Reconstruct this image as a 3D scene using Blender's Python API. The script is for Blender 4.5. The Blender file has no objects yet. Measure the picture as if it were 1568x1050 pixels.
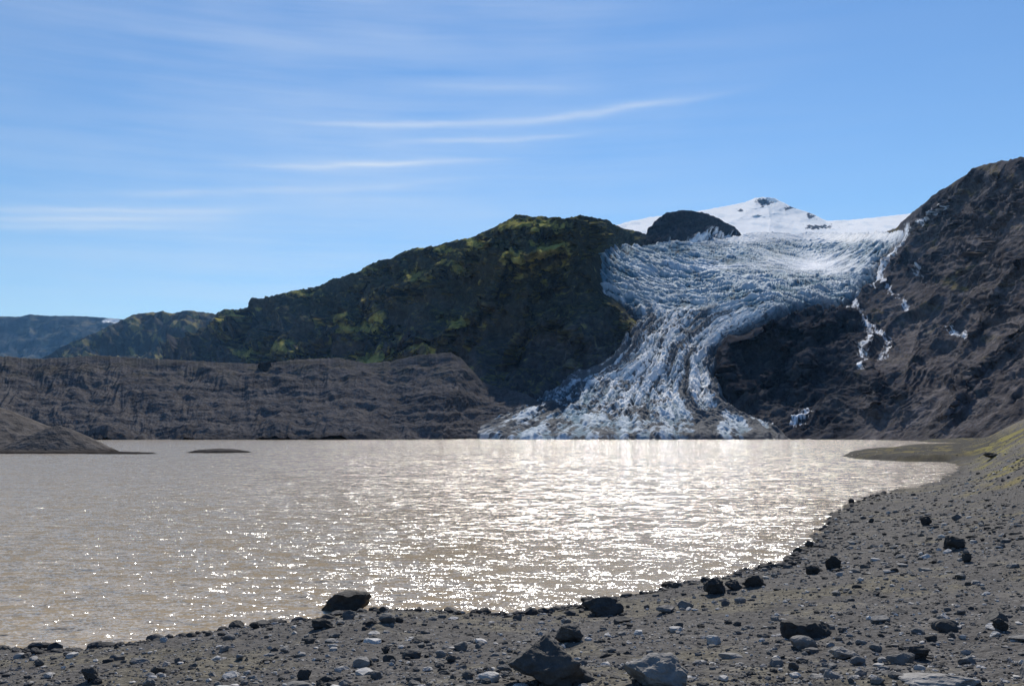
import bpy, math, numpy as np
from mathutils import Vector
rng=np.random.RandomState(7)
# ------------------------------------------------------------ camera model
F=1506.0; CX=784.0; CY=525.0; VH=661.0; H=4.0
TP=(VH-CY)/F; th=math.atan(TP)
def ray(u,v):
    u=np.asarray(u,float); v=np.asarray(v,float)
    x=(u-CX)/F; y=(CY-v)/F
    dy=math.cos(th)-y*math.sin(th); dz=math.sin(th)+y*math.cos(th)
    return x/dy, dz/dy
def P(u,v,Y):
    a,b=ray(u,v); Y=np.asarray(Y,float)
    return np.stack(np.broadcast_arrays(a*Y,Y,H+b*Y),-1)
def onwater(u,v):
    a,b=ray(u,v); Y=-H/b
    return a*Y,Y
# ------------------------------------------------------------ noise
perm=rng.permutation(256); perm=np.concatenate([perm,perm,perm])
g3=rng.normal(size=(256,3)); g3/=np.linalg.norm(g3,axis=1)[:,None]
def perlin(x,y,z=0.0):
    x,y,z=np.broadcast_arrays(np.asarray(x,float),np.asarray(y,float),np.asarray(z,float))
    xi=np.floor(x).astype(int); yi=np.floor(y).astype(int); zi=np.floor(z).astype(int)
    xf=x-xi; yf=y-yi; zf=z-zi
    fd=lambda t:t*t*t*(t*(t*6-15)+10)
    u,v,w=fd(xf),fd(yf),fd(zf)
    xi&=255; yi&=255; zi&=255
    def c(i,j,k):
        h=perm[perm[perm[(xi+i)&255]+((yi+j)&255)]+((zi+k)&255)]
        g=g3[h]
        return g[...,0]*(xf-i)+g[...,1]*(yf-j)+g[...,2]*(zf-k)
    a=c(0,0,0)*(1-u)+c(1,0,0)*u; b=c(0,1,0)*(1-u)+c(1,1,0)*u
    d=c(0,0,1)*(1-u)+c(1,0,1)*u; e=c(0,1,1)*(1-u)+c(1,1,1)*u
    return 1.5*((a*(1-v)+b*v)*(1-w)+(d*(1-v)+e*v)*w)
def fbm(x,y,z=0.0,o=5,g=0.5):
    s=0;a=1.0
    for i in range(o):
        s=s+a*perlin(x*2.03**i+i*17.3,np.asarray(y)*2.03**i-i*9.1,np.asarray(z)*2.03**i+i*3.7); a*=g
    return s
def ridged(x,y,z=0.0,o=5,g=0.5):
    s=0;a=1.0
    for i in range(o):
        s=s+a*(1-2*np.abs(perlin(x*2.03**i+i*11.3,np.asarray(y)*2.03**i-i*5.1,np.asarray(z)*2.03**i+i*7.7))); a*=g
    return s
def ss(a,b,x):
    t=np.clip((x-a)/(b-a),0,1); return t*t*(3-2*t)
def lerp3(c1,c2,m): return c1*(1-m[...,None])+np.asarray(c2)*m[...,None]
# ------------------------------------------------------------ mesh helpers
def mesh_from(name,verts,faces,mat,col=None,smooth=True):
    me=bpy.data.meshes.new(name)
    verts=np.ascontiguousarray(verts.reshape(-1,3),dtype=np.float32)
    k=faces.shape[1]; nf=len(faces)
    me.vertices.add(len(verts)); me.vertices.foreach_set('co',verts.ravel())
    me.loops.add(nf*k); me.loops.foreach_set('vertex_index',np.ascontiguousarray(faces,dtype=np.int32).ravel())
    me.polygons.add(nf); me.polygons.foreach_set('loop_start',np.arange(0,nf*k,k,dtype=np.int32))
    me.polygons.foreach_set('loop_total',np.full(nf,k,dtype=np.int32))
    me.polygons.foreach_set('use_smooth',np.full(nf,smooth))
    me.update(calc_edges=True)
    if col is not None:
        at=me.color_attributes.new('Col','FLOAT_COLOR','POINT')
        c=np.ones((len(verts),4),np.float32); c[:,:3]=np.clip(col.reshape(-1,3),0.01,0.92)
        at.data.foreach_set('color',c.ravel())
    me.materials.append(mat)
    ob=bpy.data.objects.new(name,me); bpy.context.scene.collection.objects.link(ob)
    return ob
def grid_faces(nr,nc,keep=None):
    i=np.arange(nr*nc).reshape(nr,nc)
    f=np.stack([i[:-1,:-1],i[:-1,1:],i[1:,1:],i[1:,:-1]],-1)
    if keep is not None: return f[keep]
    return f.reshape(-1,4)
def normals(Pt):
    du=np.gradient(Pt,axis=1); dv=np.gradient(Pt,axis=0)
    n=np.cross(du,dv); n/=np.linalg.norm(n,axis=-1)[...,None]+1e-9
    n*=np.where(n[...,2:3]<0,-1,1)
    return n
# ------------------------------------------------------------ materials
def new_mat(name):
    m=bpy.data.materials.new(name); m.use_nodes=True; nt=m.node_tree
    b=nt.nodes['Principled BSDF']; return m,nt,b
def mat_attr(name,rough=0.9,scales=((0.3,0.5),),bump=0.5,dist=1.0,var=0.5,vscale=0.5,spec=0.0):
    m,nt,b=new_mat(name); N=nt.nodes; L=nt.links
    at=N.new('ShaderNodeAttribute'); at.attribute_name='Col'
    tc=N.new('ShaderNodeTexCoord')
    n=N.new('ShaderNodeTexNoise'); n.inputs['Scale'].default_value=vscale; n.inputs['Detail'].default_value=4; n.inputs['Roughness'].default_value=0.7
    L.new(tc.outputs['Object'],n.inputs['Vector'])
    mr=N.new('ShaderNodeMapRange'); mr.inputs[1].default_value=0.3; mr.inputs[2].default_value=0.7
    mr.inputs[3].default_value=1-var; mr.inputs[4].default_value=1+var
    L.new(n.outputs[0],mr.inputs[0])
    mx=N.new('ShaderNodeVectorMath'); mx.operation='SCALE'
    L.new(at.outputs['Color'],mx.inputs[0]); L.new(mr.outputs[0],mx.inputs['Scale'])
    L.new(mx.outputs[0],b.inputs['Base Color'])
    b.inputs['Roughness'].default_value=rough; b.inputs['Specular IOR Level'].default_value=spec
    prev=None; 
    for sc,am in scales:
        t=N.new('ShaderNodeTexNoise'); t.inputs['Scale'].default_value=sc; t.inputs['Detail'].default_value=3; t.inputs['Roughness'].default_value=0.65
        L.new(tc.outputs['Object'],t.inputs['Vector'])
        k=N.new('ShaderNodeMath'); k.operation='MULTIPLY'; k.inputs[1].default_value=am; L.new(t.outputs[0],k.inputs[0])
        if prev is None: prev=k
        else:
            a=N.new('ShaderNodeMath'); L.new(prev.outputs[0],a.inputs[0]); L.new(k.outputs[0],a.inputs[1]); prev=a
    bp=N.new('ShaderNodeBump'); bp.inputs['Strength'].default_value=bump; bp.inputs['Distance'].default_value=dist
    L.new(prev.outputs[0],bp.inputs['Height']); L.new(bp.outputs[0],b.inputs['Normal'])
    return m
M_rock=mat_attr('mountain_rock',0.95,((0.15,3),),0.6,1.0,0.5,0.15)
M_moraine=mat_attr('moraine_gravel',0.95,((0.5,1.0),),0.7,1.0,0.4,0.5)
M_ice=mat_attr('glacier_ice',0.8,((0.6,0.8),),0.5,1.0,0.2,0.4,0.03)
M_snow=mat_attr('snow',0.7,((0.02,3),),0.3,1.0,0.04,0.01)
M_far=mat_attr('far_rock',0.95,((0.02,10),),0.5,1.0,0.3,0.03)
M_ground=mat_attr('gravel_ground',0.95,((6,0.08),(30,0.02)),0.9,1.0,0.6,9,0.1)
M_stone=mat_attr('stone_surface',0.85,((8,0.05),),0.8,1.0,0.35,6,0.15)
# ------------------------------------------------------------ bedrock depth field
cp=[(760,674,540),(900,674,520),(1100,674,520),(1300,675,505),(1450,678,420),(1600,678,330),(1750,678,280),
(600,674,760),(400,674,900),(280,674,1000),
(1395,328,1100),(1500,253,820),(1568,243,730),(1750,215,570),
(1330,560,640),(1400,500,730),(1325,450,960),(1450,400,800),(1568,450,540),(1568,600,420),(1450,600,510),(1700,450,420),
(1050,620,600),(1040,560,705),(1020,500,840),(1090,450,980),(1150,420,1110),(1150,385,1370),(1250,365,1800),(1320,400,1210),(1000,400,1150),(945,400,1060),
(1120,520,760),(1180,486,790),(1180,540,735),(1190,592,690),(1250,560,690),(1280,495,830),(1200,640,590),
(740,592,740),(900,585,725),(820,588,725),(850,500,785),(850,400,860),(880,345,920),(800,335,980),(720,365,1080),(640,380,1230),(500,430,1480),(384,456,1680),(300,510,1800),
(600,560,1020),(450,560,1330),(300,560,1620),(700,460,990),(560,500,1250),
(960,480,850),(952,540,755),(930,335,1100),(975,355,1300),(1050,321,1420),(1050,370,1330),(1130,362,1650)]
cp=np.array(cp,float)
def nrm(u,v): return np.asarray(u)/1000.0, np.asarray(v)/600.0
cu,cv=nrm(cp[:,0],cp[:,1])
def phi(r2): return 0.5*r2*np.log(r2+1e-9)
n=len(cp)
K=phi((cu[:,None]-cu[None])**2+(cv[:,None]-cv[None])**2)+np.eye(n)*1e-4
A=np.zeros((n+3,n+3)); A[:n,:n]=K; A[:n,n]=1;A[:n,n+1]=cu;A[:n,n+2]=cv;A[n:,:n]=A[:n,n:].T
w=np.linalg.solve(A,np.concatenate([np.log(cp[:,2]),[0,0,0]]))
def depth(u,v):
    a,b=nrm(u,v); s=w[n]+w[n+1]*a+w[n+2]*b
    for i in range(n): s=s+w[i]*phi((a-cu[i])**2+(b-cv[i])**2)
    return np.exp(s)
def interp(pts,x):
    p=np.array(pts,float); return np.interp(x,p[:,0],p[:,1])
def polyd(u,v,pts):
    d=np.full(np.shape(u),1e9)
    for (a,b),(c,e) in zip(pts[:-1],pts[1:]):
        dx,dy=c-a,e-b; t=np.clip(((u-a)*dx+(v-b)*dy)/(dx*dx+dy*dy),0,1)
        d=np.minimum(d,np.hypot(u-a-t*dx,v-b-t*dy))
    return d
# glacier outline
GL=[(355,1160),(362,1140),(370,1090),(380,1000),(388,940),(400,900),(430,908),(455,924),(470,955),(490,970),(520,952),(545,942),(575,912),(595,860),(620,818),(640,770),(650,738),(660,700),(672,668),(680,663)]
GR=[(355,1395),(362,1392),(370,1380),(385,1362),(400,1345),(430,1340),(445,1322),(458,1312),(470,1285),(480,1225),(495,1175),(515,1134),(540,1104),(575,1096),(610,1110),(640,1142),(655,1184),(672,1212),(680,1216)]
def gmask(u,v):
    l=interp(GL,v); r=interp(GR,v)
    return np.minimum(u-l,r-u)
crest=[(250,530),(300,512),(322,500),(333,479),(350,473),(378,470),(384,457),(430,450),(480,438),(540,418),(580,400),(610,388),(632,379),(650,381),(700,368),(720,364),(760,345),(775,338),(790,329),(825,330),(850,331),(860,335),(890,327),(905,332),(930,336),(942,345),(975,355),(990,357),(1000,341),(1020,326),(1050,321),(1075,324),(1100,335),(1125,350),(1138,364),(1180,363),(1250,361),(1300,363),(1340,359),(1370,350),(1395,328),(1430,300),(1470,274),(1485,262),(1500,253),(1530,247),(1568,242),(1650,225),(1750,215)]
# ------------------------------------------------------------ mountain
NC,NR=1250,420
U=np.linspace(250,1750,NC); cr=interp(crest,U)
rg=1.8*fbm(U/14.0,0*U,1.5,5)+1.2*fbm(U/4.0,0*U,5.5,3)
T=np.linspace(0,1,NR)[:,None]
UU=np.broadcast_to(U,(NR,NC)).copy(); VV=676+(cr[None]-676)*T+rg[None]*T**14
Yd=depth(UU,VV)
spurs=[([(865,332),(800,345),(735,368),(690,405),(650,440),(590,452),(540,490),(440,540)],0.075,30),
([(885,330),(868,378),(775,390),(745,455),(705,500),(640,530),(575,556)],0.09,34),
([(632,379),(560,430),(500,480),(400,520)],0.045,24),
([(905,340),(905,420),(940,470),(965,500)],0.06,20),
([(384,456),(350,500),(330,540)],0.03,22),
([(590,490),(560,520),(540,560)],0.04,18),([(500,500),(470,540)],0.03,16),([(430,470),(410,500),(380,545)],0.03,16),
([(850,480),(880,520),(870,575)],0.03,12),([(810,440),(800,500),(770,570)],0.03,16),
([(1568,300),(1500,360),(1440,440),(1400,520),(1380,600)],0.06,36),
([(1568,500),(1500,560),(1450,640)],0.06,28),([(1480,270),(1430,330),(1380,400),(1340,450)],0.04,16),([(1568,400),(1520,450),(1480,520)],0.05,20),([(1540,250),(1500,310),(1450,350)],.03,14),
([(1300,490),(1330,540),(1340,620)],0.05,14),
([(1115,500),(1105,560),(1130,600)],0.06,13),([(1180,484),(1200,530),(1180,580)],0.05,13),([(1245,484),(1240,540),(1220,590)],0.06,13),([(1120,510),(1180,496),(1250,500),(1290,490)],0.05,9)]
for pts,a,wd in spurs:
    d=polyd(UU,VV,pts)+7*fbm(UU/30,VV/30,a*100,4)
    Yd=Yd*(1-a*np.exp(-np.maximum(d,0)/wd))
benches=[(845,378,26,9,1),(785,388,16,8,.9),(635,424,22,8,.9),(800,345,60,8,.7),(545,502,40,10,.7),(430,532,30,10,.8),(385,540,16,10,.8),(490,540,16,9,.8),(570,550,30,9,.7),(700,495,20,8,.7),(665,382,40,6,.6),(580,490,14,8,.7),(350,480,20,8,.6),(820,405,40,18,.4),(730,372,24,6,.7),(520,485,12,6,.7),(690,405,24,7,.5),(610,520,20,7,.6),(460,448,40,5,.5),(560,412,30,5,.5),(650,540,26,7,.5)]
bm_=np.zeros_like(UU)
bn=fbm(UU/14,VV/10,21.,5,0.65)
for (a,b,sx,sy,k) in benches:
    m=np.exp(-((UU-a+14*bn)/sx)**2-((VV-b+6*bn)/sy)**2)
    Yd=Yd*(1+0.035*k*m*np.clip((b-VV)/sy,-2,2)); bm_=np.maximum(bm_,m*k)
B=P(UU,VV,Yd)
gm=gmask(UU,VV); inice=ss(-14,10,gm)
nm=normals(B)
X,Yw,Z=B[...,0],B[...,1],B[...,2]
q=Yw/900.0
left=1-ss(960,1010,UU)
right=ss(1290,1360,UU+ (VV-450)*0.1)
wu=UU+14*fbm(UU/70,VV/70,3.,3); wv=VV+14*fbm(UU/70,VV/70,13.,3)
ga=ridged((wu*0.8+wv*0.6)/42,(wv*0.8-wu*0.6)/120.0,0.3,4,0.45)-1.0
gb=ridged((wu*0.62+wv*0.78)/34,(wu*0.78-wv*0.62)/220.,2.3,5,0.6)-1.0
strat=ridged((wu*0.35+wv)/16,(wu)/160.,4.3,3)-0.8
iso=fbm(X/80,Yw/80,Z/60,6,0.5)
det=fbm(X/16,Yw/16,Z/9,5,0.65)
crag=ss(0.05,0.55,fbm(UU/60,VV/35,31.,4)+0.25*ss(420,300,VV))
disp=left*((9+5*ss(650,500,UU))*ga+12*iso+2.4*det)+right*(6*gb+5*iso+(0.9+3.6*crag)*det)+(1-left)*(1-right)*(9*iso+5*strat+3.8*det)
tt=np.clip((1-T)*14,0,1)**0.7
disp=disp*(1-inice)*q*(0.15+0.85*tt)*(0.3+0.7*ss(0,0.08,T))*(1-0.6*np.clip(bm_,0,1))
Bd=B+nm*disp[...,None]
Bd[...,2]-=7*inice*tt
n2=normals(Bd)
slope=n2[...,2]
cA=fbm(UU/60,VV/30,9.1,5); cB=fbm(X/12,Yw/12,Z/8,4,0.6)
col=np.zeros(B.shape)+np.array([0.065,0.062,0.064])
green=np.array([0.050,0.053,0.031]); moss=np.array([0.20,0.185,0.055]); scree=np.array([0.135,0.122,0.120])
col=lerp3(col,green,left*ss(560,420,VV+30*cA)*0.8)
col=lerp3(col,[0.08,0.075,0.072],left*ss(-0.1,0.4,cB)*0.35)
gentle=ss(0.80,0.92,slope+0.12*cB)  # mask of the gentler slopes, where moss grows
col=lerp3(col,moss*0.85,left*gentle*0.65)
col=lerp3(col,moss*1.5,np.clip(ss(0.15,0.55,bm_+0.35*cB)*(1+0.8*cB+0.4*cA),0,1)*0.95)
col=lerp3(col,[0.12,0.112,0.108],ss(0.1,0.5,cB)*np.exp(-((UU-880)/50)**2-((VV-530)/40)**2)*0.8)
col=lerp3(col,scree,right*(0.9+0.0*UU))
col=lerp3(col,[0.060,0.055,0.056],right*ss(-0.3,0.4,gb+0.5*cB)*0.6)
col=lerp3(col,[0.034,0.033,0.036],right*crag*ss(-.3,.3,cB)*0.8)
col=lerp3(col,[0.17,0.14,0.05],right*ss(0.35,0.85,cA+0.4*cB)*ss(620,420,VV)*0.55)
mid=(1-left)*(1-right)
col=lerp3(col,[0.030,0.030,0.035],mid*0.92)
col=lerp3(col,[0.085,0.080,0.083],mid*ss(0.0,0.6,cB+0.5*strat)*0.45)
rub=ss(590,630,VV)*(1-right*0.5)
col=lerp3(col,[0.085,0.080,0.079],rub*ss(-.3,.3,cB+cA)*0.7)
snow=np.zeros_like(UU)
for pts,wd in [([(1308,462),(1318,490),(1335,510),(1322,540),(1322,565)],4.5),([(1335,500),(1362,522),(1345,545)],3),([(1322,440),(1340,425),(1385,360),(1392,345)],8),([(1448,318),(1415,342)],3.5),
 ([(1030,382),(1060,372),(1080,366)],6),([(1060,384),(1105,368)],5),([(1385,462),(1388,474)],3),([(1408,420),(1414,416)],3),([(1295,470),(1320,480)],4),([(1370,455),(1330,400)],2),([(1455,512),(1470,508)],2.),([(1090,360),(1120,366)],5),([(1215,650),(1240,640)],5),([(1150,648),(1180,655)],5),([(1360,385),(1340,440)],3)]:
    d=polyd(UU,VV,pts)+6*fbm(UU/5,VV/5,1.1,4,0.7); snow=np.maximum(snow,ss(wd,wd*0.3,d))
col=lerp3(col,[0.75,0.77,0.80],snow)
col*=(1+0.25*cA)[...,None].clip(0.4,1.6)
nb=24
bk=np.repeat(Bd[-1][None],nb,0)
k=(np.arange(1,nb+1)/nb)[:,None]
yb=Bd[-1][...,1][None]
bk[...,1]+=k*500; bk[...,0]=Bd[-1][...,0][None]/yb*bk[...,1]
bk[...,2]=Bd[-1][...,2][None]*(1-k**1.2*0.75)-20*k+8*fbm(bk[...,0]/60,bk[...,1]/60,0,4)*k
sad=ss(1120,1150,U)*ss(1400,1370,U)
bk[...,2]=bk[...,2]*(1-sad)+sad*(Bd[-1][...,2][None]-12+0*k)
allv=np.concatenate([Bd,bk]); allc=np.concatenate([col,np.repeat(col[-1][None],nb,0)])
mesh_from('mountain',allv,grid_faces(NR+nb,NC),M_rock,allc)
# ------------------------------------------------------------ glacier
NR2,NC2=640,700
vv=np.linspace(677,359.5,NR2)[:,None]; s=np.linspace(-0.06,1.06,NC2)[None]
l=interp(GL,vv); r=interp(GR,vv)
GU=l+(r-l)*s+0*vv; GV=vv+0*s
GY=depth(GU,GV)
G=P(GU,GV,GY); X,Yw,Z=G[...,0],G[...,1],G[...,2]
edge=gmask(GU,GV)+9*fbm(X/18,Yw/25,3.3,4)+4*fbm(X/5,Yw/6,6.,2)
th_=ss(-8,18,edge)
wx=X+9*fbm(X/40,Yw/40,1.,4); wy=Yw+14*fbm(X/50,Yw/50,8.,4)
tong=ss(470,500,GV)
smoothp=np.exp(-((GU-1245)/75)**2-((GV-411)/17)**2)+0.7*np.exp(-((GU-1105)/50)**2-((GV-415)/10)**2)+0.8*ss(385,368,GV)
smoothp=np.clip(smoothp,0,1)
cross=s-0.5+0*vv+0.03*fbm(X/50,Yw/50,12.,4)
bil=lambda a,b,c:np.abs(perlin(a,b,c))*2
def upper(x,y):
    return 4.4*bil(x/52,y/16,0.)+3.0*bil(x/20,y/7,4.)+1.8*bil(x/7,y/3.6,7.)+0.8*bil(x/2.6,y/2.0,9.)
def lower(x,c,y):
    return 3.6*bil(c*11,y/130,2.)+2.6*bil(c*24,y/42,5.)+1.5*bil(c*52,y/14,8.)+1.1*bil(x/4,y/5,11.)+0.6*bil(x/1.8,y/2.2,9.)
hu=upper(wx,wy); hl=lower(wx,cross,wy)
ser=hu*(1-tong)*(1-0.85*smoothp)+hl*tong
big=8*fbm(X/60,Yw/80,5.5,3)
toe=ss(677,620,GV); lowamp=0.35+0.65*ss(660,560,GV)
G[...,2]+= lowamp*(-4+10*th_) + (ser-3)*np.clip(th_*1.3,0,1)*(0.4+0.6*toe)+big*th_*lowamp*0.6
G[...,2]-= 3*ss(671,677,GV)
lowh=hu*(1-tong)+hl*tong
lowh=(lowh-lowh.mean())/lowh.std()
ice=np.array([0.56,0.62,0.66]); blue=np.array([0.12,0.25,0.33]); dirt=np.array([0.055,0.052,0.054])
gc=np.zeros(G.shape)+ice
gc=lerp3(gc,[0.87,0.88,0.9],smoothp)
cz=fbm(GU/55,GV/22,4.4,5,0.6); fine=fbm(X/6,Yw/7,1.7,4,0.7)
st=fbm(cross*9,wy/300.,2.2,5,0.65)
gc=lerp3(gc,[0.91,0.90,0.88],tong*ss(-0.35,0.25,-st+0.4*cz)*ss(665,600,GV)*0.95)
bz=(1-tong)*(1-smoothp)*(0.75+1.0*cz)*ss(360,388,GV)
bz=bz+0.8*np.exp(-((GU-875)/70)**2-((GV-635)/30)**2)+0.5*np.exp(-((GU-1260)/70)**2-((GV-450)/16)**2)+0.05*tong
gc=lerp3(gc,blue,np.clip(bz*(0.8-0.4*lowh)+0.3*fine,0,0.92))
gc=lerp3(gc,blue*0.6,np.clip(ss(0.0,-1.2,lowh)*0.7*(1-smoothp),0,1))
dd=ss(0.0,0.35,st+0.35*fine-0.12)*(0.2+0.65*tong)*(1-smoothp)
dd=np.maximum(dd,ss(10+16*ss(460,540,GV)-10*ss(600,640,GV),0,edge+6*fine)*0.92)
dd=np.maximum(dd,ss(0.0,0.6,0.9*ss(590,664,GV)+1.1*st+0.8*cz+0.7*fine-0.26-0.35*np.exp(-((GU-1000)/80)**2))*ss(570,615,GV)*0.9)
dd=np.maximum(dd,0.85*ss(-0.05,0.5,fine+0.5*cz-0.36-0.2*lowh)*(1-smoothp))
wp_=np.exp(-((GU-712)/28)**2-((GV-665)/8)**2)
dd=dd*(1-wp_); gc=lerp3(gc,[0.8,0.81,0.82],wp_)
gc=lerp3(gc,dirt,np.clip(dd,0,1))
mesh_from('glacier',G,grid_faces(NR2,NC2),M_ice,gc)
# ------------------------------------------------------------ generic loft landform
def loft(name,crest,base,Yc,Yb,nc,nr,mat,dispf,colf,back=400,power=1.0,rough=1.2,ymod=None):
    u0,u1=crest[0][0],crest[-1][0]
    U=np.linspace(u0,u1,nc); c=interp(crest,U); rn=rough*fbm(U/9.,0*U,u0*.1,5,0.6); b=interp(base,U)
    yc=interp(Yc,U); yb=interp(Yb,U)
    T=np.linspace(0,1,nr)[:,None]
    VV=b+(c-b)*T+rn*T**10; UU=U[None]+0*T; Y=yb+(yc-yb)*T**power
    if ymod is not None: Y=Y*ymod(UU,VV,T)
    Pt=P(UU,VV,Y); nn=normals(Pt)
    dsp=dispf(UU,VV,Pt,T)*np.clip((1-T)*10,0.1,1)
    Pt=Pt+nn*dsp[...,None]
    col=colf(UU,VV,Pt,T,normals(Pt))
    nb=12; k=(np.arange(1,nb+1)/nb)[:,None]
    bk=np.repeat(Pt[-1][None],nb,0); y0=Pt[-1][...,1][None]
    bk[...,1]=y0+k*back; bk[...,0]=Pt[-1][...,0][None]/y0*bk[...,1]; bk[...,2]=Pt[-1][...,2][None]*(1-k)-5*k
    return mesh_from(name,np.concatenate([Pt,bk]),grid_faces(nr+nb,nc),mat,np.concatenate([col,np.repeat(col[-1][None],nb,0)]))
def sd(U,V,Pt,T): return 6*fbm(Pt[...,0]/250,Pt[...,1]/450,0,3)
def sm(U,V,T):
    y=1+0*U
    for pts,a,wd in [([(1165,302),(1150,320),(1110,345),(1090,372)],0.06,16),([(1185,304),(1215,325),(1245,350),(1260,372)],0.06,16),([(1172,303),(1180,335),(1175,372)],0.05,12),([(1060,325),(1040,372)],.03,14),([(1340,334),(1310,372)],.03,18)]:
        d=polyd(U,V,pts)+3*fbm(U/14,V/9,a*70,3); y=y*(1-a*np.exp(-np.maximum(d,0)/wd))
    return y*(1+0.012*fbm((U+V)/30,(V-U*0.15)/9,5.5,3))
def sc(U,V,Pt,T,nn):
    c=np.zeros(Pt.shape)+np.array([0.90,0.91,0.92])
    f=fbm(U/6,V/4,3.3,5,0.65)
    m=np.zeros_like(U)
    for a,b,sx,sy in [(1172,309,14,7),(1242,331,9,5),(1255,348,22,4),(1105,356,10,4),(1210,318,9,3),(1135,322,6,2)]:
        m=np.maximum(m,np.exp(-((U-a)/sx)**2-((V-b)/sy)**2))
    c=lerp3(c,[0.5,0.6,0.7],ss(0.1,0.6,fbm((U+V)/30,(V-U*0.1)/8,7.,4))*0.4)
    return lerp3(c,[0.07,0.07,0.08],ss(0.45,0.65,m+0.5*f*(m>0.1)))
loft('snow_peak',[(900,362),(940,346),(960,340),(1000,332),(1060,325),(1100,318),(1140,310),(1155,304),(1168,302),(1185,303),(1200,311),(1215,318),(1245,328),(1265,338),(1300,337),(1340,333),(1395,327),(1440,322),(1500,330)],
 [(900,374),(1500,374)],[(900,4400),(1175,4600),(1395,4400),(1500,4200)],[(900,1950),(1175,2400),(1500,1950)],500,130,M_snow,sd,sc,1500,1.0,0.8,sm)
def hd(a,w_):
    return lambda U,V,Pt,T: a*0.5*(ridged(U/46+V/50,V/60-U/200,1.2,4)-1.0)+a*fbm(Pt[...,0]/w_,Pt[...,1]/w_,Pt[...,2]/w_,5)
def hc1(U,V,Pt,T,nn):
    c=np.zeros(Pt.shape)+np.array([0.04,0.05,0.06]); m=np.exp(-((U-170)/15)**2-((V-491)/4.2)**2)
    c=lerp3(c,[0.16,0.15,0.11],ss(0.0,0.5,fbm(U/30,V/8,3,4))*0.6)
    return lerp3(c,[0.85,0.86,0.88],ss(0.35,0.5,m))
def hc2(U,V,Pt,T,nn):
    c=np.zeros(Pt.shape)+np.array([0.055,0.053,0.047]); 
    c=lerp3(c,[0.24,0.205,0.09],ss(0.0,0.45,fbm(U/22,V/12,8,5,0.6))*0.85)
    return c
loft('distant_hills',[(-200,478),(-60,487),(0,484),(30,485),(45,481),(90,484),(150,485),(175,487),(190,489),(200,491),(260,520)],[(-200,600),(260,600)],[(-200,5200),(260,5200)],[(-200,4300),(260,4300)],400,90,M_far,hd(38,300),hc1,1500,1.0,0.6)
loft('distant_hills',[(40,560),(70,543),(110,522),(150,508),(185,492),(210,481),(235,478),(262,480),(290,476),(330,480),(360,482),(420,500)],[(40,600),(420,600)],[(40,2750),(420,2950)],[(40,2300),(420,2300)],460,130,M_far,hd(36,150),hc2,900,1.0,1.2)
def md(U,V,Pt,T):
    g=ridged(U/30+0.03*(V-600)+0.8*fbm(U/60,V/60,2,2),V/70.-U/90,1.2,4)-1.0
    ter=fbm(U/140.,(V+0.03*U)/9.0,6.1,4,0.45)
    return (1.1*g+0.8*ter+0.9*fbm(Pt[...,0]/14,Pt[...,1]/14,Pt[...,2]/9,5,0.6))*(0.4+0.6*ss(1.0,0.9,T))+3.5*fbm(U/90,V/50,7.7,3)
def mc(U,V,Pt,T,nn):
    c=np.zeros(Pt.shape)+np.array([0.104,0.097,0.096])
    b=fbm(U/150.,(V+0.03*U)/7,6.1,4,0.6)+0.5*fbm(U/20,V/14,3.,4)
    c=lerp3(c,[0.052,0.049,0.049],ss(0.0,0.55,b)*0.6); c=lerp3(c,[0.14,0.131,0.128],ss(0.1,0.6,-b)*0.35)
    c=lerp3(c,[0.042,0.039,0.038],ss(0.12,0.0,T+0.06*fbm(U/12,V/6,1,3))*0.7*np.ones_like(U))
    c=lerp3(c,[0.13,0.115,0.08],ss(600,560,V)*0.3*ss(-.2,.4,fbm(U/30,V/9,2.,4)))
    return c
loft('moraine_ridge',[(-260,548),(-80,545),(0,545),(60,549),(150,544),(270,551),(320,554),(400,557),(450,551),(520,548),(560,556),(600,553),(640,543),(690,540),(706,548),(722,566),(738,584),(770,594),(805,602),(830,618),(842,640),(850,674)],
 [(-260,674),(850,675)],[(-260,650),(400,650),(690,650),(740,670),(850,610)],[(-260,500),(500,505),(680,518),(720,555),(850,575)],1200,240,M_moraine,md,mc,90,1.1,1.2)
# ------------------------------------------------------------ near shore ground
WL=[(0,990),(60,998),(100,1000),(200,986),(300,973),(400,956),(480,946),(560,938),(700,942),(760,945),(830,940),(900,925),(960,912),(1050,895),(1150,876),(1200,858),(1235,838),(1262,808),(1280,780),(1310,767),(1350,755),(1430,741),(1468,722),(1474,713),(1450,707.5),(1380,706),(1310,702.5),(1290,698),(1310,692.5),(1370,688),(1440,684.5),(1488,683),(1500,679.5),(1480,678),(1400,676)]
wl=[onwater(u,v) for u,v in WL]; wl=[(float(a),float(b)) for a,b in wl]
wl=[(-90,8),(-30,15.5)]+wl
poly=wl+[(700,430),(700,-80),(-90,-80)]
def sdist(x,y):
    d=np.full(x.shape,1e9)
    for (a,b),(c,e) in zip(wl[:-1],wl[1:]):
        dx,dy=c-a,e-b; t=np.clip(((x-a)*dx+(y-b)*dy)/(dx*dx+dy*dy),0,1)
        d=np.minimum(d,np.hypot(x-a-t*dx,y-b-t*dy))
    ins=np.zeros(x.shape,bool); m=len(poly)
    for i in range(m):
        x1,y1=poly[i]; x2,y2=poly[(i+1)%m]
        if y1==y2: continue
        c=((y1>y)!=(y2>y))&(x<(x2-x1)*(y-y1)/(y2-y1)+x1); ins^=c
    return np.where(ins,d,-d)
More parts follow.
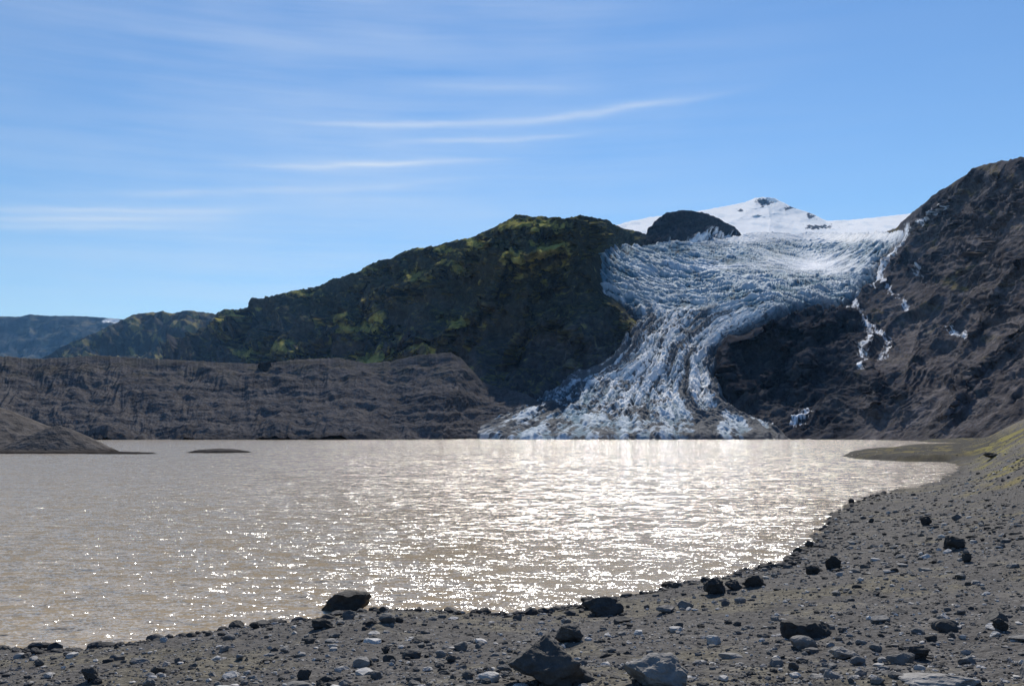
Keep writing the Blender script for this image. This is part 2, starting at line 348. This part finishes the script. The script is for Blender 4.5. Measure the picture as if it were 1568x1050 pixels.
def ground(x,y):
    d=sdist(x,y)+0.5*fbm(x/3,y/3,0,4)*np.clip(y/30,0.4,2)
    far=ss(90,140,y)
    up=np.maximum(d,0)
    za=(0.105-0.04*far)*up
    za=np.where(up>25,(0.105-0.04*far)*(25+(up-25)*0.5),za)
    z=np.where(d>0,za+(0.10+0.35*far)*(1-np.exp(-up/(0.4+far))),0.16*d)
    t=x-(0.485*y-1)
    S=0.5*0.5*(t+np.sqrt(t*t+9))-0.5*0.5*3*0.4
    S=np.maximum(S,0)*ss(0,4,d)*ss(10,60,y)
    z=z+np.minimum(S,60)
    land=ss(0,1.5,d)
    z=z+land*(0.10*fbm(x/4,y/4,2,4)+0.05*fbm(x/0.9,y/0.9,5,4,0.6)*ss(60,20,y)+0.7*fbm(x/16,y/16,4,4,0.6)*ss(30,90,y)*0.6)
    return z,d
NR3,NC3=660,860
R=6*np.exp(np.linspace(0,1,NR3)*math.log(460/6.))[:,None]
An=np.radians(np.linspace(-62,42,NC3))[None]
gx=R*np.sin(An); gy=-5+R*np.cos(An)
gz,gd=ground(gx,gy)
f1=fbm(gx/6,gy/6,1,5); f2=fbm(gx/1.2,gy/1.2,3,4,0.7)
gcol=np.zeros(gx.shape+(3,))+np.array([0.098,0.091,0.084])
gcol=lerp3(gcol,[0.165,0.153,0.139],ss(0,0.6,f2+0.3*f1)*0.6)
gcol=lerp3(gcol,[0.045,0.041,0.04],ss(0.9,0.1,gd)*0.8)
gcol=lerp3(gcol,[0.034,0.032,0.026],ss(110,140,gy)*ss(6,2,gz)*0.92)
grass=ss(0.10,0.55,f1+0.5*f2)*(0.25+0.7*ss(5,25,gx)*ss(2,7,gd))
gcol=lerp3(gcol,[0.18,0.145,0.045],np.clip(grass,0,1)*0.85)
gg=ss(0.455,0.49,gx/np.maximum(gy,1))*ss(45,65,gy)*ss(180,130,gy)*ss(-.05,.4,f1+f2*.7)
gcol=lerp3(gcol,[0.20,0.175,0.04],gg*0.9)
mesh_from('shore_ground',np.stack([gx,gy,gz],-1),grid_faces(NR3,NC3),M_ground,gcol)
x0=np.linspace(-190,-35,420)[None]; y0=np.linspace(150,300,320)[:,None]
mx=x0+0*y0; my=y0+0*x0
def cone(u,v,Y,slope,sx=1.0):
    c=P(u,v,Y); dd=np.hypot((mx-c[0])/sx,my-c[1])
    dd=np.sqrt(dd*dd+1.5)-1.2
    return c[2]-slope*dd
mz=np.maximum(cone(88,652,200,0.58,1.2),cone(-40,612,222,0.5,1.25))
mz=np.maximum(mz,cone(20,662,205,0.35,1.4))
def bar(u,v,hh,lx,ly):
    a,b=onwater(u,v); return hh*(1-((mx-a)/lx)**2-((my-b)/ly)**2)
mz=np.maximum(mz,np.maximum(bar(335,692.5,0.75,6,6),bar(190,694.6,0.3,7,2.5)))
mz=np.maximum(mz,bar(60,693.5,0.5,22,6))
mz=np.maximum(mz,-1)+0.16*fbm(mx/2,my/2,0,4)+0.25*fbm(mx/9,my/9,3,3)*ss(0.5,2,mz)
mcl=np.zeros(mx.shape+(3,))+np.array([0.12,0.110,0.103]); mcl=lerp3(mcl,[0.04,0.036,0.034],ss(0.9,0.1,mz))
mesh_from('gravel_mound',np.stack([mx,my,mz],-1),grid_faces(320,420),M_moraine,mcl)
# ------------------------------------------------------------ stones
import bmesh
def ico(sub):
    bm=bmesh.new(); bmesh.ops.create_icosphere(bm,subdivisions=sub,radius=1.0)
    v=np.array([p.co[:] for p in bm.verts]); f=np.array([[q.index for q in p.verts] for p in bm.faces]); bm.free(); return v,f
def rock_shape(v,r,cuts=9,nz=0.12,seed=0.):
    v=v.copy()
    for i in range(cuts):
        nn_=r.normal(size=3); nn_/=np.linalg.norm(nn_); d=r.uniform(0.45,0.85)
        e=np.maximum(0,v@nn_-d); v-=e[:,None]*nn_
    nrm_=v/np.linalg.norm(v,axis=1)[:,None]
    v+=nrm_*(nz*fbm(v[:,0]*1.6+seed,v[:,1]*1.6,v[:,2]*1.6,5,0.6))[:,None]
    return v
def scatter(name,count,sub,smin,smax,region,colf,alpha=2.2,seed=1):
    r=np.random.RandomState(seed); bv,bf=ico(sub)
    vars_=[rock_shape(bv,r,7,0.1,k*3.1) for k in range(14)]
    x,y=region(r,count); z,d=ground(x,y)
    ok=d>0.05; x,y,z,d=x[ok],y[ok],z[ok],d[ok]; m=len(x)
    size=smin*(1-r.uniform(size=m)*(1-(smin/smax)**alpha))**(-1/alpha)
    ang=r.uniform(0,6.283,m); sc_=np.stack([r.uniform(.8,1.3,m),r.uniform(.7,1.1,m),r.uniform(.4,.8,m)],1)*size[:,None]
    V=np.zeros((m,len(bv),3)); idx=r.randint(0,14,m)
    for k in range(14):
        q_=idx==k; V[q_]=vars_[k][None]*sc_[q_][:,None]
    c,s_=np.cos(ang)[:,None],np.sin(ang)[:,None]
    vx=V[...,0]*c-V[...,1]*s_; vy=V[...,0]*s_+V[...,1]*c
    V[...,0]=vx+x[:,None]; V[...,1]=vy+y[:,None]; V[...,2]+=(z+sc_[:,2]*0.25)[:,None]
    Fc=(bf[None]+(np.arange(m)*len(bv))[:,None,None]).reshape(-1,3)
    base=colf(r,m,d); C=np.repeat(base[:,None],len(bv),1)
    return mesh_from(name,V,Fc,M_stone,C,smooth=False)
def fan(y0,y1,p=1.0,margin=0.12):
    def g(r,nn_):
        t=r.uniform(size=nn_); y=y0*(y1/y0)**(t**p); a=r.uniform(-0.52-margin,0.52+margin,nn_); return a*y,y
    return g
def scol(r,m,d):
    g=0.05+0.17*r.uniform(size=m)**1.6; pale=r.uniform(size=m)<0.18; g=np.where(pale,r.uniform(.28,.5,m),g)
    return np.stack([g*1.04,g*0.99,g*0.92],1)
scatter('gravel',55000,1,0.012,0.08,fan(7,45,0.9),scol,1.9,3)
scatter('gravel',24000,1,0.04,0.18,fan(25,190,0.9),scol,2.2,4)
scatter('shore_stones',1300,3,0.06,0.22,fan(8,60,0.8),scol,2.2,5)
def wline(r,nn_):
    k=r.randint(3,22,nn_); t=r.uniform(size=nn_); a=np.array(wl)
    p=a[k]*(1-t[:,None])+a[k+1]*t[:,None]
    return p[:,0]+r.normal(0,.35,nn_)*np.clip(p[:,1]/25,1,3), p[:,1]-np.abs(r.normal(0,.5,nn_))*np.clip(p[:,1]/25,1,3)
def dcol(r,m,d):
    g=0.035+0.06*r.uniform(size=m); return np.stack([g,g*.96,g*.93],1)
scatter('shore_stones',900,2,0.04,0.2,wline,dcol,1.6,9)
Ys_=np.exp(np.linspace(math.log(5),math.log(300),1500))
def hitground(u,v):
    a,b=ray(u,v); z,_=ground(a*Ys_,Ys_)
    h=H+b*Ys_; k=np.argmax(np.maximum(z,-0.05)>=h); return a*Ys_[k],Ys_[k],max(z[k],-0.05)
big=[(526,938,82,34,0.05,0),(492,962,34,15,0.05,0),(586,937,13,8,0.05,0),(845,1056,136,72,0.075,0),(1010,1056,98,46,0.2,0),(872,984,44,26,0.08,0),
(1240,976,78,24,0.05,0),(1296,1010,44,17,0.2,0),(1277,872,23,20,0.045,0),(1247,879,26,13,0.05,0),(1096,910,34,24,0.05,0),(1155,899,36,18,0.05,0),
(1125,904,27,14,0.06,0),(925,943,62,26,0.06,0),(905,934,30,18,0.05,0),(1465,841,32,20,0.05,0),(1420,804,18,14,0.045,0),(1483,860,14,13,0.05,0),(1535,966,22,18,0.045,0),
(1408,1010,32,20,0.05,0),(135,1044,26,20,0.07,0),(465,1040,22,14,0.06,0),(240,1034,22,12,0.08,0),(390,962,13,9,0.05,0),(1050,932,26,12,0.16,0),(1240,838,14,10,0.05,0),
(1305,771,10,8,0.05,0),(1180,868,10,8,0.05,0),(1450,1052,120,14,0.26,0),(690,1014,16,10,0.07,0),(1020,938,30,10,0.2,0),(590,1000,14,10,.06,0),(740,940,24,8,.05,0),(1335,800,9,7,.05,0),(1222,846,12,8,.05,0),(1520,700,22,8,.06,0)]
bv,bf=ico(5)
for i,(u,v,wp,hp,g,_) in enumerate(big):
    x,y,z=hitground(u,v); r=np.random.RandomState(100+i)
    W=wp/F*y; Hh=hp/F*y
    V=rock_shape(bv,r,14,0.16,i*2.7)
    V-=(V.max(0)+V.min(0))/2; V/=np.abs(V).max(0)
    if i in (0,1,6): V[:,2]=np.minimum(V[:,2],0.45+0.12*fbm(V[:,0]*2,V[:,1]*2,i*1.0,3)); V[:,2]*=1.5
    V=V*np.array([W/2,W/2*0.75,Hh*0.62]); V[:,2]+=Hh*0.38
    V+=np.array([x,y+W*0.25,z])
    C=np.zeros(V.shape)+np.array([g*1.06,g,g*0.92])
    mesh_from('boulder',V,bf,M_stone,C,smooth=True)
c=P(408,568,640); V=rock_shape(bv,np.random.RandomState(55),10,0.2,4.)*np.array([7,7,9]); V+=c
mesh_from('rock_outcrop',V,bf,M_rock,np.zeros(V.shape)+0.035)
# ------------------------------------------------------------ water
m,nt,b=new_mat('lake_water'); N=nt.nodes; L=nt.links
tc=N.new('ShaderNodeTexCoord')
acc=None
for sc_,am,sx in [(0.35,0.28,0.5),(1.8,1.1,0.5),(5,1.35,0.6),(14,1.35,0.8)]:
    mp=N.new('ShaderNodeMapping'); mp.inputs['Scale'].default_value=(sx,1,1); mp.inputs['Rotation'].default_value=(0,0,0.12)
    L.new(tc.outputs['Object'],mp.inputs[0])
    t=N.new('ShaderNodeTexNoise'); t.inputs['Scale'].default_value=sc_; t.inputs['Detail'].default_value=1
    L.new(mp.outputs[0],t.inputs['Vector'])
    s1=N.new('ShaderNodeVectorMath'); s1.operation='SUBTRACT'; s1.inputs[1].default_value=(0.5,0.5,0.5); L.new(t.outputs['Color'],s1.inputs[0])
    s2=N.new('ShaderNodeVectorMath'); s2.operation='MULTIPLY'; s2.inputs[1].default_value=(am*1.1,am*1.0,0); L.new(s1.outputs[0],s2.inputs[0])
    if acc is None: acc=s2
    else:
        a=N.new('ShaderNodeVectorMath'); L.new(acc.outputs[0],a.inputs[0]); L.new(s2.outputs[0],a.inputs[1]); acc=a
a=N.new('ShaderNodeVectorMath'); L.new(acc.outputs[0],a.inputs[0]); a.inputs[1].default_value=(0,0,1)
nz=N.new('ShaderNodeVectorMath'); nz.operation='NORMALIZE'; L.new(a.outputs[0],nz.inputs[0]); L.new(nz.outputs[0],b.inputs['Normal'])
b.inputs['Base Color'].default_value=(0.49,0.39,0.265,1)
b.inputs['Roughness'].default_value=0.13; b.inputs['IOR'].default_value=1.33
me=bpy.data.meshes.new('lake'); me.from_pydata([(-1500,-80,0),(1500,-80,0),(1500,2500,0),(-1500,2500,0)],[],[(0,1,2,3)]); me.materials.append(m)
ob=bpy.data.objects.new('lake',me); bpy.context.scene.collection.objects.link(ob)
M_b,_,bb=new_mat('terrain_base'); bb.inputs['Base Color'].default_value=(0.08,0.075,0.07,1)
me=bpy.data.meshes.new('terrain'); s_=30000; me.from_pydata([(-s_,-s_,-6),(s_,-s_,-6),(s_,s_,-6),(-s_,s_,-6)],[],[(0,1,2,3)]); me.materials.append(M_b)
bpy.context.scene.collection.objects.link(bpy.data.objects.new('terrain',me))
# ------------------------------------------------------------ aerial haze: a real thin scattering volume over the valley
hm=bpy.data.materials.new('valley_haze'); hm.use_nodes=True; nt=hm.node_tree; nt.nodes.clear()
o=nt.nodes.new('ShaderNodeOutputMaterial'); vs=nt.nodes.new('ShaderNodeVolumeScatter')
vs.inputs['Color'].default_value=(0.22,0.52,1.0,1); vs.inputs['Density'].default_value=4.0e-5; vs.inputs['Anisotropy'].default_value=0.2
nt.links.new(vs.outputs[0],o.inputs['Volume'])
bm=bmesh.new(); bmesh.ops.create_cube(bm,size=1.0); me=bpy.data.meshes.new('valley_haze'); bm.to_mesh(me); bm.free(); me.materials.append(hm)
ob=bpy.data.objects.new('valley_haze',me); ob.scale=(9000,6300,1500); ob.location=(0,3350,748); bpy.context.scene.collection.objects.link(ob)
# ------------------------------------------------------------ sun, sky
EL=math.radians(38); AZ=math.radians(6.5)
sv=Vector((math.sin(AZ)*math.cos(EL),math.cos(AZ)*math.cos(EL),math.sin(EL)))
sl=bpy.data.lights.new('sun','SUN'); sl.energy=5.0; sl.angle=math.radians(0.5); sl.color=(1,0.97,0.92)
so=bpy.data.objects.new('sun',sl); so.rotation_euler=sv.to_track_quat('Z','Y').to_euler(); bpy.context.scene.collection.objects.link(so)
W=bpy.data.worlds.new('World'); bpy.context.scene.world=W; W.use_nodes=True; nt=W.node_tree; N=nt.nodes; L=nt.links
bg=N['Background']; bg.inputs['Strength'].default_value=0.1
sky=N.new('ShaderNodeTexSky'); sky.sky_type='NISHITA'; sky.sun_disc=False; sky.sun_elevation=EL; sky.sun_rotation=AZ; sky.air_density=1.0; sky.dust_density=0.0; sky.ozone_density=3.0
def MN(op,a,b_=None,c=None):
    k=N.new('ShaderNodeMath'); k.operation=op
    for i,vv_ in enumerate((a,b_,c)):
        if vv_ is None: continue
        if isinstance(vv_,(int,float)): k.inputs[i].default_value=vv_
        else: L.new(vv_,k.inputs[i])
    return k.outputs[0]
tc=N.new('ShaderNodeTexCoord'); sp=N.new('ShaderNodeSeparateXYZ'); L.new(tc.outputs['Generated'],sp.inputs[0])
az=MN('MULTIPLY',MN('ARCTAN2',sp.outputs[0],sp.outputs[1]),57.2958); el=MN('MULTIPLY',MN('ARCSINE',sp.outputs[2]),57.2958)
def noise(sx,sy,det,off=0,rough=0.6):
    cb=N.new('ShaderNodeCombineXYZ'); L.new(MN('MULTIPLY',az,sx),cb.inputs[0]); L.new(MN('MULTIPLY',el,sy),cb.inputs[1]); cb.inputs[2].default_value=off
    t=N.new('ShaderNodeTexNoise'); t.inputs['Scale'].default_value=1; t.inputs['Detail'].default_value=det; t.inputs['Roughness'].default_value=rough
    L.new(cb.outputs[0],t.inputs['Vector']); return t.outputs[0]
warp=MN('MULTIPLY',MN('SUBTRACT',noise(0.12,0.25,3,2.2),0.5),2.4)
fib=noise(0.12,2.6,4,5.5,0.65)
total=None
def uv2ae(u,v):
    a_,b_=ray(u,v); return math.degrees(math.atan(a_)), math.degrees(math.atan2(b_,math.hypot(1,a_)))
for (p0,p1,wd,stg) in [((480,188),(700,193),.16,.40),((640,195),(1080,146),.22,.46),((600,220),(900,202),.18,.32),((340,254),(760,243),.16,.40),((-60,318),(380,322),.2,.42),((-60,333),(330,333),.18,.42),((-60,344),(300,346),.2,.3),((620,126),(900,132),.3,.16),((130,296),(690,276),.22,.22),((650,75),(1200,60),.5,.07)]:
    a0,e0=uv2ae(*p0); a1,e1=uv2ae(*p1); k_=(e1-e0)/(a1-a0)
    line=MN('MULTIPLY_ADD',az,k_,e0-k_*a0)
    dl=MN('ADD',MN('SUBTRACT',el,line),MN('MULTIPLY',warp,0.3))
    gq=MN('EXPONENT',MN('MULTIPLY',MN('POWER',MN('ABSOLUTE',MN('DIVIDE',dl,wd)),1.6),-1))
    mid_=(a0+a1)/2; hw=(a1-a0)/2
    env=MN('EXPONENT',MN('MULTIPLY',MN('POWER',MN('ABSOLUTE',MN('DIVIDE',MN('SUBTRACT',az,mid_),hw)),3),-1.2))
    t_=MN('MULTIPLY',MN('MULTIPLY',gq,env),stg)
    total=t_ if total is None else MN('ADD',total,t_)
total=MN('MULTIPLY',total,MN('MULTIPLY_ADD',fib,1.6,0.1))
veil=N.new('ShaderNodeMapRange'); veil.inputs[1].default_value=0.38; veil.inputs[2].default_value=0.80; veil.inputs[3].default_value=0; veil.inputs[4].default_value=0.42
L.new(MN('ADD',MN('MULTIPLY',noise(0.05,0.9,4,9.1),0.55),MN('MULTIPLY',noise(0.06,0.12,3,1.1),0.5)),veil.inputs[0])
ve=MN('MULTIPLY',veil.outputs[0],MN('EXPONENT',MN('MULTIPLY',MN('POWER',MN('ABSOLUTE',MN('DIVIDE',MN('ADD',az,11),22)),2),-1)))
total=MN('ADD',total,MN('MULTIPLY',ve,MN('GREATER_THAN',el,0)))
total=MN('MINIMUM',total,0.8)
tint=N.new('ShaderNodeVectorMath'); tint.operation='MULTIPLY'; L.new(sky.outputs[0],tint.inputs[0]); tint.inputs[1].default_value=(0.72,0.91,1.12)
mx_=N.new('ShaderNodeMix'); mx_.data_type='RGBA'; L.new(total,mx_.inputs[0]); L.new(tint.outputs[0],mx_.inputs[6]); mx_.inputs[7].default_value=(7.0,7.9,9.2,1)
L.new(mx_.outputs[2],bg.inputs['Color'])
# ------------------------------------------------------------ camera
cd=bpy.data.cameras.new('camera'); co=bpy.data.objects.new('camera',cd); bpy.context.scene.collection.objects.link(co)
cd.sensor_width=36; cd.lens=36*F/1568.0; cd.clip_end=60000; cd.clip_start=0.1
co.location=(0,0,H); co.rotation_euler=(math.pi/2+th,0,0)
sc=bpy.context.scene; sc.camera=co
sc.view_settings.view_transform='Standard'; sc.view_settings.look='None'; sc.view_settings.exposure=0
